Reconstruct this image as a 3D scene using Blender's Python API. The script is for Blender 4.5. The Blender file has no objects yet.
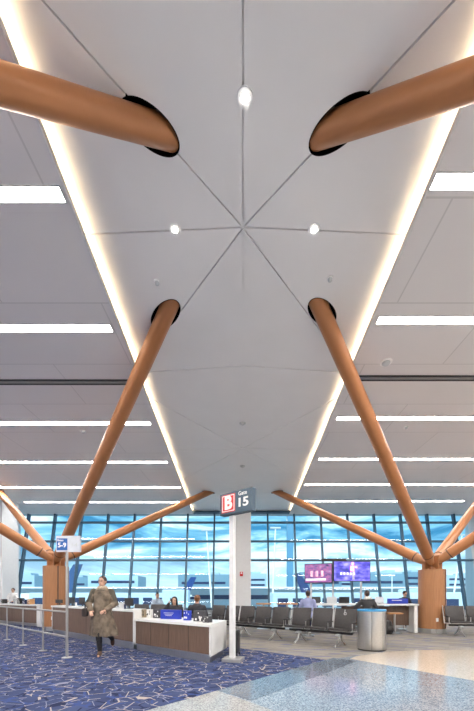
import bpy, bmesh, math, random
from mathutils import Vector, Matrix, Quaternion
random.seed(7)
SC = bpy.context.scene
COL = SC.collection
F = 336.0; HC = 1.3; HY = 594.0; CX = 243.0
PI = math.pi
V = Vector

# ------------------------------------------------------------------ geometry from the survey of the hall
def floor_pt(px, py):
    y = F*HC/(py-HY); return V(((px-CX)/F*y, y, 0))
def ceil_pt(px, py, z):
    y = F*(z-HC)/(HY-py); return V(((px-CX)/F*y, y, z))
def at(px, y): return (px-CX)/F*y
def zat(py, y): return HC+(HY-py)/F*y

# ------------------------------------------------------------------ materials
MATS = {}
def nt(name):
    m = bpy.data.materials.new(name); m.use_nodes = True
    t = m.node_tree; b = t.nodes['Principled BSDF']
    return m, t, b
def mat(name, col, rough=.5, metal=0, var=.06, scale=8, bump=0, spec=.5, coat=0):
    if name in MATS: return MATS[name]
    m, t, b = nt(name)
    tc = t.nodes.new('ShaderNodeTexCoord'); n = t.nodes.new('ShaderNodeTexNoise')
    n.inputs['Scale'].default_value = scale; n.inputs['Detail'].default_value = 3
    t.links.new(tc.outputs['Object'], n.inputs['Vector'])
    r = t.nodes.new('ShaderNodeValToRGB')
    c = V(col)
    r.color_ramp.elements[0].position = .3; r.color_ramp.elements[1].position = .7
    r.color_ramp.elements[0].color = (*(c*(1-var)), 1); r.color_ramp.elements[1].color = (*(V([min(1, x) for x in c*(1+var)])), 1)
    t.links.new(n.outputs['Fac'], r.inputs['Fac']); t.links.new(r.outputs['Color'], b.inputs['Base Color'])
    b.inputs['Roughness'].default_value = rough; b.inputs['Metallic'].default_value = metal
    b.inputs['Specular IOR Level'].default_value = spec
    b.inputs['Coat Weight'].default_value = coat
    if bump:
        bp = t.nodes.new('ShaderNodeBump'); bp.inputs['Strength'].default_value = bump; bp.inputs['Distance'].default_value = .01
        t.links.new(n.outputs['Fac'], bp.inputs['Height']); t.links.new(bp.outputs['Normal'], b.inputs['Normal'])
    MATS[name] = m; return m
def emis(name, col, s):
    if name in MATS: return MATS[name]
    m, t, b = nt(name)
    b.inputs['Base Color'].default_value = (.8, .8, .8, 1)
    b.inputs['Emission Color'].default_value = (*col, 1); b.inputs['Emission Strength'].default_value = s
    MATS[name] = m; return m
def wood(name, c1, c2, rough=.45, scale=(1, 1, 1), st=30):
    m, t, b = nt(name)
    tc = t.nodes.new('ShaderNodeTexCoord'); mp = t.nodes.new('ShaderNodeMapping')
    mp.inputs['Scale'].default_value = scale
    n = t.nodes.new('ShaderNodeTexNoise'); n.inputs['Scale'].default_value = st; n.inputs['Detail'].default_value = 4
    r = t.nodes.new('ShaderNodeValToRGB')
    r.color_ramp.elements[0].position = .3; r.color_ramp.elements[1].position = .7
    r.color_ramp.elements[0].color = (*c1, 1); r.color_ramp.elements[1].color = (*c2, 1)
    t.links.new(tc.outputs['Object'], mp.inputs['Vector']); t.links.new(mp.outputs['Vector'], n.inputs['Vector'])
    t.links.new(n.outputs['Fac'], r.inputs['Fac']); t.links.new(r.outputs['Color'], b.inputs['Base Color'])
    b.inputs['Roughness'].default_value = rough
    MATS[name] = m; return m

class G:  # small node helper
    def __init__(s, t): s.t = t
    def n(s, typ, **k):
        x = s.t.nodes.new(typ)
        for a, v in k.items(): setattr(x, a, v)
        return x
    def l(s, a, b): s.t.links.new(a, b)
    def math(s, op, a, b=None, c=None):
        x = s.n('ShaderNodeMath', operation=op)
        for i, q in enumerate((a, b, c)):
            if q is None: continue
            if isinstance(q, (int, float)): x.inputs[i].default_value = q
            else: s.l(q, x.inputs[i])
        return x.outputs[0]
    def mix(s, f, a, b):
        x = s.n('ShaderNodeMix', data_type='RGBA')
        if isinstance(f, (int, float)): x.inputs[0].default_value = f
        else: s.l(f, x.inputs[0])
        for i, q in ((6, a), (7, b)):
            if isinstance(q, tuple): x.inputs[i].default_value = (*q, 1)
            else: s.l(q, x.inputs[i])
        return x.outputs[2]
    def vec(s, rot=0, sc=(1, 1, 1), loc=(0, 0, 0)):
        tc = s.n('ShaderNodeTexCoord'); mp = s.n('ShaderNodeMapping')
        mp.inputs['Rotation'].default_value = (0, 0, rot); mp.inputs['Scale'].default_value = sc; mp.inputs['Location'].default_value = loc
        s.l(tc.outputs['Object'], mp.inputs['Vector']); return mp.outputs['Vector']

def blue_carpet():
    m, t, b = nt('blue_pattern_carpet'); g = G(t)
    n0 = g.n('ShaderNodeTexNoise'); n0.inputs['Scale'].default_value = 2.2; n0.inputs['Detail'].default_value = 5
    g.l(g.vec(), n0.inputs['Vector'])
    base = g.mix(g.math('MULTIPLY_ADD', n0.outputs['Fac'], 2.2, -.6), (.030, .042, .10), (.050, .070, .155))
    def lines(scale, thr, rot, loc, keep, nsc):
        v = g.n('ShaderNodeTexVoronoi', feature='DISTANCE_TO_EDGE'); v.inputs['Scale'].default_value = scale; v.inputs['Randomness'].default_value = 1
        g.l(g.vec(rot, (1, 1, 1), loc), v.inputs['Vector'])
        q = g.n('ShaderNodeTexNoise'); q.inputs['Scale'].default_value = nsc; q.inputs['Detail'].default_value = 0
        g.l(g.vec(rot, (1, 1, 1), (loc[0]+3, 5, 1)), q.inputs['Vector'])
        return g.math('MULTIPLY', g.math('LESS_THAN', v.outputs['Distance'], thr), g.math('GREATER_THAN', q.outputs['Fac'], keep))
    c = g.mix(lines(4.6, .05, .4, (3, 1, 0), .5, 5), base, (.016, .023, .062))
    c = g.mix(lines(4.0, .05, 1.1, (7, 2, 0), .5, 5), c, (.038, .065, .19))
    c = g.mix(lines(4.1, .024, .2, (0, 0, 0), .49, 5.2), c, (.36, .32, .29))
    c = g.mix(lines(4.8, .022, 2.0, (4, 9, 0), .52, 6), c, (.20, .21, .28))
    g.l(c, b.inputs['Base Color']); b.inputs['Roughness'].default_value = .95; b.inputs['Specular IOR Level'].default_value = .1
    return m
def grey_carpet():
    m, t, b = nt('grey_plank_carpet'); g = G(t)
    br = g.n('ShaderNodeTexBrick'); br.offset = .5
    br.inputs['Color1'].default_value = (.15, .14, .13, 1); br.inputs['Color2'].default_value = (.26, .24, .215, 1); br.inputs['Mortar'].default_value = (.13, .12, .115, 1)
    br.inputs['Scale'].default_value = 1; br.inputs['Mortar Size'].default_value = .004; br.inputs['Brick Width'].default_value = .9; br.inputs['Row Height'].default_value = .12
    g.l(g.vec(.55), br.inputs['Vector'])
    n0 = g.n('ShaderNodeTexNoise'); n0.inputs['Scale'].default_value = 6; n0.inputs['Detail'].default_value = 4
    g.l(g.vec(.55, (.5, 5, 1)), n0.inputs['Vector'])
    c = g.mix(g.math('MULTIPLY', n0.outputs['Fac'], .55), br.outputs['Color'], (.30, .285, .265))
    b2 = g.n('ShaderNodeTexNoise'); b2.inputs['Scale'].default_value = 1.6; b2.inputs['Detail'].default_value = 0
    g.l(g.vec(.55, (1.2, 6, 1), (3, 1, 0)), b2.inputs['Vector'])
    c = g.mix(g.math('MULTIPLY', g.math('GREATER_THAN', b2.outputs['Fac'], .68), .7), c, (.06, .09, .24))
    g.l(c, b.inputs['Base Color']); b.inputs['Roughness'].default_value = .92; b.inputs['Specular IOR Level'].default_value = .1
    return m
def terrazzo(name, c, c2, c3):
    m, t, b = nt(name); g = G(t)
    v = g.n('ShaderNodeTexVoronoi'); v.inputs['Scale'].default_value = 75; g.l(g.vec(), v.inputs['Vector'])
    sep = g.n('ShaderNodeSeparateColor'); g.l(v.outputs['Color'], sep.inputs[0])
    x = g.mix(g.math('GREATER_THAN', sep.outputs[0], .6), c, c2)
    x = g.mix(g.math('GREATER_THAN', sep.outputs[1], .8), x, c3)
    g.l(x, b.inputs['Base Color']); b.inputs['Roughness'].default_value = .12; b.inputs['Specular IOR Level'].default_value = .7
    return m
def panel_ceiling(name, c, w, h, mort):
    m, t, b = nt(name); g = G(t)
    br = g.n('ShaderNodeTexBrick'); br.offset = .5
    br.inputs['Color1'].default_value = (*c, 1); br.inputs['Color2'].default_value = (*(x*.97 for x in c), 1); br.inputs['Mortar'].default_value = (*(x*.8 for x in c), 1)
    br.inputs['Scale'].default_value = 1; br.inputs['Mortar Size'].default_value = mort; br.inputs['Brick Width'].default_value = w; br.inputs['Row Height'].default_value = h
    g.l(g.vec(0, (1, 1, 1), (.7, .35, 0)), br.inputs['Vector']); g.l(br.outputs['Color'], b.inputs['Base Color'])
    b.inputs['Roughness'].default_value = .55; return m
def glass_mat():
    m, t, b = nt('tinted_glass'); g = G(t); t.nodes.remove(b)
    tr = g.n('ShaderNodeBsdfTransparent'); tr.inputs[0].default_value = (.66, .86, .94, 1)
    gl = g.n('ShaderNodeBsdfGlossy'); gl.inputs['Roughness'].default_value = .015; gl.inputs[0].default_value = (.9, .95, 1, 1)
    fr = g.n('ShaderNodeFresnel'); fr.inputs[0].default_value = 1.5
    mx = g.n('ShaderNodeMixShader'); g.l(g.math('MULTIPLY', fr.outputs[0], 1.0), mx.inputs[0]); g.l(tr.outputs[0], mx.inputs[1]); g.l(gl.outputs[0], mx.inputs[2])
    g.l(mx.outputs[0], t.nodes['Material Output'].inputs[0]); return m
def screen_mat(name, cols, sc, st, loc=(0, 0, 0)):
    m, t, b = nt(name); g = G(t)
    n = g.n('ShaderNodeTexNoise'); n.inputs['Scale'].default_value = sc; n.inputs['Detail'].default_value = 2
    g.l(g.vec(0, (1, 1, 1.7), loc), n.inputs['Vector'])
    r = g.n('ShaderNodeValToRGB'); r.color_ramp.interpolation = 'LINEAR'
    el = r.color_ramp.elements
    el[0].position = .3; el[0].color = (*cols[0], 1); el[1].position = .7; el[1].color = (*cols[-1], 1)
    for i, c in enumerate(cols[1:-1]):
        e = el.new(.3+.4*(i+1)/(len(cols)-1)); e.color = (*c, 1)
    g.l(n.outputs['Fac'], r.inputs['Fac']); b.inputs['Base Color'].default_value = (.01, .01, .01, 1)
    g.l(r.outputs['Color'], b.inputs['Emission Color']); b.inputs['Emission Strength'].default_value = st; b.inputs['Roughness'].default_value = .2
    return m

WHITE = mat('white_panel', (.86, .85, .85), .5, var=.015, scale=1.5)
PLASTER = mat('white_plaster', (.78, .80, .82), .6, var=.02)
SOLID = mat('white_solid_surface', (.82, .82, .81), .3, var=.02)
SIDEC = panel_ceiling('grey_ceiling_panels', (.76, .74, .745), 3.2, 1.45, .012)
BLACK = mat('black_void', (.004, .004, .004), .95, spec=0)  # near-black painted as the shade inside openings and above the ceiling
BLK = mat('black_plastic', (.02, .02, .022), .4)
SEAT = mat('charcoal_vinyl', (.045, .041, .042), .45, var=.15, scale=20, bump=.1)
STEEL = mat('brushed_steel', (.62, .62, .61), .32, 1, var=.05, scale=30)
POLE = mat('satin_pole_metal', (.42, .42, .42), .4, .6, var=.04)
FRAME = mat('slate_blue_frame', (.06, .12, .18), .4, .2)
COPPER = mat('terracotta_metal', (.42, .175, .068), .34, .15, var=.05, scale=3)
COPPERD = mat('dark_joint_metal', (.10, .05, .03), .5)
CLAD = wood('copper_laminate', (.36, .165, .07), (.44, .205, .09), .4, (8, 8, .4), 6)
WOODF = wood('brown_laminate', (.12, .075, .052), (.19, .12, .085), .45, (6, 6, .4), 8)
TANW = wood('tan_wood', (.45, .22, .09), (.55, .3, .13), .4, (1, 6, 1), 8)
GLASS = glass_mat()
STRIP = emis('white_light_strip', (1, .94, .88), 31)
COVE = emis('warm_cove_led', (1, .76, .47), 20)
DOWN = emis('downlight_lens', (1, .95, .85), 60)
SKIN = mat('skin', (.60, .36, .26), .5, var=.05)
SKIN2 = mat('skin_brown', (.42, .24, .16), .5, var=.05)
SIGNB = mat('slate_sign', (.035, .075, .115), .35)
RED = mat('sign_red', (.62, .03, .035), .4)
SIGNW = mat('sign_white', (.85, .85, .85), .4)
BLUE = mat('royal_blue', (.015, .04, .42), .35)
MIDB = mat('sign_blue', (.02, .12, .42), .35)
PALEG = mat('pale_grey', (.55, .58, .6), .5)
DKB = mat('dark_blue', (.015, .03, .09), .4)

# ------------------------------------------------------------------ mesh builder
class MB:
    def __init__(s): s.b = bmesh.new()
    def _x(s, vs, M):
        if M is not None: bmesh.ops.transform(s.b, matrix=M, verts=vs)
    def box(s, c, d, M=None, bev=0):
        r = bmesh.ops.create_cube(s.b, size=1); vs = r['verts']
        bmesh.ops.scale(s.b, vec=d, verts=vs); bmesh.ops.translate(s.b, vec=c, verts=vs)
        if bev:
            es = {e for v in vs for e in v.link_edges}
            r2 = bmesh.ops.bevel(s.b, geom=list(es), offset=bev, segments=2, affect='EDGES', profile=.6)
            vs = list({v for v in r2['verts']} | {v for f in r2['faces'] for v in f.verts} | {v for v in vs if v.is_valid})
        s._x(vs, M); return s
    def prism(s, pts, z0, z1, M=None):
        lo = [s.b.verts.new((p[0], p[1], z0)) for p in pts]; hi = [s.b.verts.new((p[0], p[1], z1)) for p in pts]
        s.b.faces.new(lo[::-1]); s.b.faces.new(hi)
        n = len(pts)
        for i in range(n): s.b.faces.new((lo[i], lo[(i+1) % n], hi[(i+1) % n], hi[i]))
        s._x(lo+hi, M); return s
    def cyl(s, p0, p1, r0, r1=None, n=20, caps=True):
        p0 = V(p0); p1 = V(p1); d = p1-p0; r1 = r0 if r1 is None else r1
        M = Matrix.Translation((p0+p1)/2) @ d.to_track_quat('Z', 'Y').to_matrix().to_4x4()
        bmesh.ops.create_cone(s.b, cap_ends=caps, segments=n, radius1=r0, radius2=r1, depth=d.length, matrix=M); return s
    def tube(s, pts, r, n=10):
        for i in range(len(pts)-1): s.cyl(pts[i], pts[i+1], r, n=n)
        for p in pts[1:-1]: s.ball(p, (r, r, r), 8, 6)
        return s
    def ball(s, c, rad, u=16, v=10, M=None):
        mm = Matrix.Translation(c) @ Matrix.Diagonal((*rad, 1))
        if M is not None: mm = M @ mm
        bmesh.ops.create_uvsphere(s.b, u_segments=u, v_segments=v, radius=1, matrix=mm); return s
    def lathe(s, prof, n=32, c=(0, 0, 0)):
        rings = []
        for r, z in prof:
            rings.append([s.b.verts.new((c[0]+r*math.cos(2*PI*i/n), c[1]+r*math.sin(2*PI*i/n), c[2]+z)) for i in range(n)])
        for a, b in zip(rings, rings[1:]):
            for i in range(n): s.b.faces.new((a[i], a[(i+1) % n], b[(i+1) % n], b[i]))
        s.b.faces.new(rings[0][::-1]); s.b.faces.new(rings[-1]); return s
    def loft(s, rings, n=28, fold=0, seed=0, cap=True):
        R = []
        rnd = random.Random(seed); ph = rnd.random()*6
        for k, (c, rx, ry, fo) in enumerate(rings):
            R.append([s.b.verts.new((c[0]+rx*(1+fo*math.sin(7*a+ph)+.5*fo*math.sin(11*a))*math.cos(a), c[1]+ry*(1+fo*math.sin(7*a+ph))*math.sin(a), c[2])) for a in [2*PI*i/n for i in range(n)]])
        for a, b in zip(R, R[1:]):
            for i in range(n): s.b.faces.new((a[i], a[(i+1) % n], b[(i+1) % n], b[i]))
        if cap: s.b.faces.new(R[0][::-1]); s.b.faces.new(R[-1])
        return s
    def mesh(s, me, M=None):
        k = len(s.b.verts); s.b.from_mesh(me); s.b.verts.ensure_lookup_table()
        s._x(s.b.verts[k:], M); return s
    def build(s, name, m, parent=None, smooth=False, loc=None, kind=None, angle=35):
        bmesh.ops.recalc_face_normals(s.b, faces=s.b.faces)
        me = bpy.data.meshes.new(name); s.b.to_mesh(me); s.b.free()
        me.materials.append(m)
        if smooth:
            for p in me.polygons: p.use_smooth = True
            try: me.set_sharp_from_angle(angle=math.radians(angle))
            except Exception: pass
        o = bpy.data.objects.new(name, me); COL.objects.link(o)
        if parent: o.parent = parent
        if loc is not None: o.location = loc
        if kind: o['kind'] = kind
        return o
def thing(name, label, cat, loc=(0, 0, 0), rz=0, group=None):
    o = bpy.data.objects.new(name, None); COL.objects.link(o); o.empty_display_size = .1
    o.location = loc; o.rotation_euler = (0, 0, rz)
    o['label'] = label; o['category'] = cat
    if group: o['group'] = group
    return o
def tag(o, label, cat, group=None):
    o['label'] = label; o['category'] = cat
    if group: o['group'] = group
    return o
def lab(o, s): o['label'] = s; return o
def copy_tree(o, parent=None):
    c = o.copy(); COL.objects.link(c)
    if parent: c.parent = parent
    for ch in list(o.children): copy_tree(ch, c)
    return c
def evaluated(o):
    dg = bpy.context.evaluated_depsgraph_get(); dg.update()
    me = bpy.data.meshes.new_from_object(o.evaluated_get(dg)); return me
def text_mesh(s, size, ext=.002, off=0, align='CENTER'):
    cu = bpy.data.curves.new('lettering', 'FONT'); cu.body = s; cu.size = size; cu.extrude = ext; cu.offset = off
    cu.align_x = align; cu.align_y = 'CENTER'; cu.resolution_u = 4
    o = bpy.data.objects.new('lettering', cu); COL.objects.link(o)
    me = evaluated(o); bpy.data.objects.remove(o); return me
def text(s, size, c, m, parent, name='lettering', ext=.002, off=0, wide=1):
    # upright text facing local -Y
    M = Matrix.Translation(c) @ Matrix.Rotation(PI/2, 4, 'X') @ Matrix.Diagonal((wide, 1, 1, 1))
    return MB().mesh(text_mesh(s, size, ext, off), M).build(name, m, parent)
def bool_cut(o, cutters):
    for cu in cutters:
        md = o.modifiers.new('cut', 'BOOLEAN'); md.operation = 'DIFFERENCE'; md.solver = 'EXACT'; md.object = cu; md.use_self = True
    me = evaluated(o); old = o.data; o.modifiers.clear(); o.data = me
    for cu in cutters: bpy.data.objects.remove(cu)

# ------------------------------------------------------------------ shell
XW = 13.2; YB = -7.0; YT = 19.9; ZD = 6.22; ZS = 6.02
def XL(y): return -(1.853+.0546*y)
def XR(y): return 2.003+.0375*y
GREYC = grey_carpet(); BLUEC = blue_carpet()
MB().box((0, (YB+20.6)/2, -.15), (2*XW+.6, 20.6-YB+.6, .3)).build('floor', GREYC, kind='structure')
P1 = floor_pt(147, 711); P3 = floor_pt(327, 660); d1 = (P3-P1).normalized()
A0 = V((-.14, 8.09, 0)); dA = (P3-A0).normalized()
q1 = P1-d1*6.5; q2 = A0-dA*13.2
MB().prism([(q1.x, q1.y), (P3.x, P3.y), (A0.x, A0.y), (q2.x, q2.y), (-XW+.05, q2.y), (-XW+.05, q1.y)][::-1], 0, .004).build('floor', BLUEC, kind='structure')
T_BLUE = terrazzo('blue_grey_terrazzo', (.20, .245, .30), (.32, .36, .40), (.11, .14, .19))
T_DARK = terrazzo('slate_terrazzo', (.125, .155, .20), (.18, .215, .26), (.07, .09, .13))
T_BEIGE = terrazzo('beige_terrazzo', (.50, .44, .37), (.56, .50, .43), (.42, .36, .30))
T_SAND = terrazzo('sand_terrazzo', (.29, .295, .295), (.37, .37, .37), (.2, .21, .22))
crv = [floor_pt(355, 656), floor_pt(385, 652), floor_pt(415, 650.3), floor_pt(447, 649.6), floor_pt(474, 650), V((8, 7.6, 0)), V((XW-.05, 6.6, 0))]
terr = [(q1.x, q1.y), (P3.x, P3.y)]+[(p.x, p.y) for p in crv]+[(XW-.05, q1.y)]
MB().prism(terr[::-1], 0, .006).build('floor', T_BLUE, kind='structure')
b1 = floor_pt(350, 659.0); b2 = floor_pt(474, 681)
db = (b2-b1).normalized(); b3 = b1+db*9
MB().prism([(b1.x, b1.y), (crv[0].x+.05, crv[0].y-.02)]+[(p.x, p.y-.02) for p in crv[1:]]+[(XW-.06, b3.y), (b3.x, b3.y)], 0, .008).build('floor', T_BEIGE, kind='structure')
nn = V((d1.y, -d1.x, 0))
e0 = P1+d1*1.05; e1 = P3+d1*.25
MB().prism([(p.x, p.y) for p in (e0, e0+nn*.62, e1+nn*.5, e1)], 0, .0095).build('floor', T_DARK, kind='structure')
e2 = P1-d1*4; f1 = e0+nn*1.15
MB().prism([(p.x, p.y) for p in (e2, e2+nn*1.6, P1+nn*1.5-d1*.2, f1-d1*.1, e0+d1*.0)], 0, .0078).build('floor', T_SAND, kind='structure')

# walls
MB().box((-XW-.15, (YB+19.95)/2, 3.1), (.3, 19.95-YB, 6.8)).build('wall_left', PLASTER, kind='structure')
MB().box((XW+.15, (YB+19.95)/2, 3.1), (.3, 19.95-YB, 6.8)).build('wall_right', PLASTER, kind='structure')
MB().box((0, YB-.15, 3.1), (2*XW+.6, .3, 6.8)).build('wall_back', PLASTER, kind='structure')
MB().box((0, (YB+21)/2, 7.2), (2*XW+.6, 21-YB+.6, .2)).build('ceiling', BLACK, kind='structure')
MB().box((0, 20.3, 6.62), (2*XW+.6, .5, 1.1)).build('wall_front', mat('grey_fascia', (.4, .42, .45), .5), kind='structure')

# --- ceiling holes for the sloping tubes
J = {'l': V((at(56, 12.1), 12.1, zat(562, 12.1))), 'r': V((at(432, 11.3), 11.3, zat(565, 11.3)))}
TR = .172; TRN = .125; TRH = .145
def onceil(x, y, z=ZD): return V((x, y, z))
near_l = V((-.973, 3.55, ZD)); near_r = V((1.013, 3.53, ZD))
hn_l = V((-.815, -.58, 0)).normalized(); hn_r = V((.815, -.58, 0)).normalized()
near_l0 = near_l+V((-.815, -.58, -.52)).normalized()*8.0
near_r0 = near_r+V((.815, -.58, -.475)).normalized()*8.3
mid_l = onceil(-1.37, 5.93); mid_r = onceil(1.385, 5.87)
far_l = onceil(-1.66, 16.25); far_r = onceil(1.64, 16.2)
out_fl = onceil(-11.2, 15.4, ZS); out_nl = onceil(-11.0, 8.2, ZS)
out_fr = onceil(10.9, 14.9, ZS); out_nr = onceil(10.5, 7.6, ZS)
def ell_cutter(hole, src, tr, g=0.0):
    # outline of a sloping tube's opening in the flat ceiling
    d = hole-src; h = V((d.x, d.y, 0)).normalized(); se = abs(d.z)/d.length
    w = V((-h.y, h.x, 0)); a = tr/se+.045+g; b = tr+.05+g
    pts = []
    for i in range(40):
        t = 2*PI*i/40; p = hole+h*(a*math.cos(t))+w*(b*math.sin(t)); pts.append((p.x, p.y))
    return pts
def cutter(pts, z0, z1):
    return MB().prism(pts, z0, z1).build('cutter', BLACK)
ctr = [(near_l, near_l0), (near_r, near_r0), (mid_l, J['l']), (mid_r, J['r']), (far_l, J['l']), (far_r, J['r'])]
Y0 = YB
strip = MB().prism([(XL(Y0)-.25, Y0), (XR(Y0)+.25, Y0), (XR(YT)+.25, YT), (XL(YT)-.25, YT)], ZD, ZD+.06).build('ceiling', WHITE, kind='structure')
cuts = [cutter(ell_cutter(h, s, TRN if i < 2 else TRH), ZD-.1, ZD+.2) for i, (h, s) in enumerate(ctr)]
# joints between the panels, real grooves
A = V((0, 4.51, 0)); B = V((0, 11.35, 0)); Mm = V((0, 7.25, 0))
def groove(p, q, w=.022, dep=.03):
    p = V((p[0], p[1], 0)); q = V((q[0], q[1], 0)); d = (q-p); L = d.length
    Mx = Matrix.Translation(((p.x+q.x)/2, (p.y+q.y)/2, ZD)) @ Matrix.Rotation(math.atan2(d.y, d.x), 4, 'Z')
    return MB().box((0, 0, 0), (L, w, dep*2), Mx).build('cutter', BLACK)
E = lambda s, y: (XL(y)-.1 if s < 0 else XR(y)+.1, y)
gv = [groove((0, Y0+.1), (0, YT-.02), .015)]
for s in (-1, 1):
    gv += [groove(A, E(s, 4.60)), groove(A, E(s, 7.42)), groove(A, E(s, 2.35)), groove(Mm, E(s, 7.47)), groove(B, E(s, 8.35)), groove(B, E(s, 14.6)), groove(B, E(s, 11.5)), groove((0, 1.2), E(s, 1.25)), groove((0, 1.2), E(s, 2.2)), groove((0, 16.4), E(s, 16.5), .018)]
bool_cut(strip, cuts+gv)
strip.data.materials.clear(); strip.data.materials.append(WHITE)
SIDEOB = []
for s, XE, holes in ((-1, XL, [(out_fl, 'l'), (out_nl, 'l')]), (1, XR, [(out_fr, 'r'), (out_nr, 'r')])):
    pts = [(XE(Y0), Y0), (XE(YT), YT), (s*XW, YT), (s*XW, Y0)]
    o = MB().prism(pts if s < 0 else pts[::-1], ZS, ZS+.04).build('ceiling', SIDEC, kind='structure')
    bool_cut(o, [cutter(ell_cutter(h, J[k], TRH), ZS-.1, ZS+.2) for h, k in holes])
    o.data.materials.clear(); o.data.materials.append(SIDEC)
    # lip of the cove and its light line
    MB().prism([(XE(Y0), Y0), (XE(YT), YT), (XE(YT)+s*.03, YT), (XE(Y0)+s*.02, Y0)], ZS-.012, ZS+.068).build('trim_%d' % (1 if s < 0 else 2), mat('lip_white', (.7, .7, .7), .4), kind='structure')
    t = MB().prism([(XE(Y0+.1)+s*.03, Y0+.1), (XE(YT-.1)+s*.03, YT-.1), (XE(YT-.1)+s*.06, YT-.1), (XE(Y0+.1)+s*.06, Y0+.1)], ZS+.043, ZS+.056).build('cove_light', COVE)
    tag(t, 'warm glowing cove light line along the %s edge of the raised ceiling panel' % ('left' if s < 0 else 'right'), 'ceiling light')
# short sleeves added and painted black as the shade inside the openings
for i, (h, s_, zz) in enumerate([(h, s, ZD) for h, s in ctr]+[(out_fl, J['l'], ZS), (out_nl, J['l'], ZS), (out_fr, J['r'], ZS), (out_nr, J['r'], ZS)]):
    rr_ = TRN if i < 2 else TRH; pts = ell_cutter(h, s_, rr_, -.006)
    b = MB(); n = len(pts)
    lo = [b.b.verts.new((p[0], p[1], zz-.004)) for p in pts]; hi = [b.b.verts.new((p[0], p[1], zz+.5)) for p in pts]
    pts2 = ell_cutter(h, s_, rr_, .003)
    lo2 = [b.b.verts.new((p[0], p[1], zz-.004)) for p in pts2]; hi2 = [b.b.verts.new((p[0], p[1], zz+.5)) for p in pts2]
    for k in range(n):
        k2 = (k+1) % n
        b.b.faces.new((lo[k], lo[k2], hi[k2], hi[k])); b.b.faces.new((lo2[k], lo2[k2], hi2[k2], hi2[k])); b.b.faces.new((lo[k], lo[k2], lo2[k2], lo2[k]))
    b.build('trim_%d' % (10+i), BLACK, kind='structure')

# --- window wall leaning outwards
YBT = 18.63; ZT = ZD-.02
def ywin(z): return YBT+(YT-.02-YBT)*z/ZT
lean = math.atan2(YT-YBT, ZT)
mull = MB()
for k in range(-8, 9):
    x = -.115+1.567*k
    Mx = Matrix.Translation((x, YBT, 0)) @ Matrix.Rotation(-lean, 4, 'X')
    mull.box((0, .02, ZT/2+.1), (.085, .24, ZT/math.cos(lean)-.12), Mx)
for z, w in ((5.50, .065), (4.36, .065), (3.24, .075), (.48, .10), (6.12, .1)):
    Mx = Matrix.Translation((0, ywin(z), z)) @ Matrix.Rotation(-lean, 4, 'X')
    mull.box((0, .02, 0), (2*XW, .2, w), Mx)
wf = mull.build('window_1', FRAME, kind='structure')
gb = MB()
for k in range(-9, 9):
    x0 = max(-XW, -.115+1.567*k+.03); x1 = min(XW, -.115+1.567*(k+1)-.03)
    zs = [.5, 3.24, 4.36, 5.50, 6.15]
    for a, b in zip(zs, zs[1:]):
        Mx = Matrix.Translation(((x0+x1)/2, ywin((a+b)/2)+.03, (a+b)/2)) @ Matrix.Rotation(-lean, 4, 'X')
        r = bmesh.ops.create_grid(gb.b, x_segments=1, y_segments=1, size=.5, matrix=Mx @ Matrix.Rotation(PI/2, 4, 'X') @ Matrix.Diagonal((x1-x0, (b-a)/math.cos(lean), 1, 1)))
gb.build('window_pane', GLASS, wf)
MB().box((0, YBT+.1, .2), (2*XW, .35, .42)).build('baseboard_front', mat('grey_curb', (.35, .38, .42), .5), kind='structure')

# white column in front of the windows, with a red alarm
MB().box((-.14, 17.5, ZD/2), (1.08, 1.0, ZD), bev=.02).build('wall_pillar', PLASTER, kind='structure')
t = thing('fire_alarm', 'small red fire alarm on the tall white column', 'alarm', (-.08, 16.998, zat(574, 17)))
MB().box((0, -.03, 0), (.16, .06, .22), bev=.015).build('housing', RED, t)
MB().box((0, -.065, .04), (.08, .02, .07), bev=.005).build('strobe', SIGNW, t)
# white wall block at far left, with shallow ledges
MB().box(((-XW-11.75)/2, 17.0, ZS/2-.01), (XW-11.75, 1.2, ZS-.04)).build('wall_side', PLASTER, kind='structure')
for i, py in enumerate((541, 562)):
    z = zat(py, 16.4)
    MB().box((-12.6, 16.3, z), (1.1, .18, .1)).build('trim_%d' % (30+i), SOLID, kind='structure')

# --- ceiling light strips
rows_l = [(194, 62), (328, 111), (423, 150), (462, 167), (487, 180), (502, 180)]
rows_r = [(181, 431), (320, 378), (418, 337), (459, 319), (484.5, 305), (501, 304)]
pos = ['nearest', 'second nearest', 'third nearest', 'fourth from the camera, thin', 'fifth from the camera, thin', 'farthest, next to the windows']
for s, rows in ((-1, rows_l), (1, rows_r)):
    for i, (py, px) in enumerate(rows):
        p = ceil_pt(px, py, ZS)
        xe = (abs(XL(p.y)) if s < 0 else XR(p.y))+.03
        if abs(p.x) < xe: p.x = s*xe
        L = 11.2-abs(p.x) if i > 3 else 12.4-abs(p.x)
        t = thing('ceiling_light', '%s linear white light strip in the %s ceiling' % (pos[i].split(',')[0], 'left' if s < 0 else 'right')+(', '+pos[i].split(', ')[1] if ',' in pos[i] else ''), 'ceiling light', (p.x+s*L/2, p.y, ZS), 0, 'linear ceiling lights')
        w = .15
        MB().box((0, 0, -.004), (L, w, .006)).build('diffuser', STRIP, t)
        f = MB()
        for sy in (-1, 1): f.box((0, sy*(w/2+.008), -.006), (L+.03, .014, .012))
        for sx in (-1, 1): f.box((sx*(L/2+.008), 0, -.006), (.014, w, .012))
        f.build('frame', mat('lip_white', (.7, .7, .7), .4), t)
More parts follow.
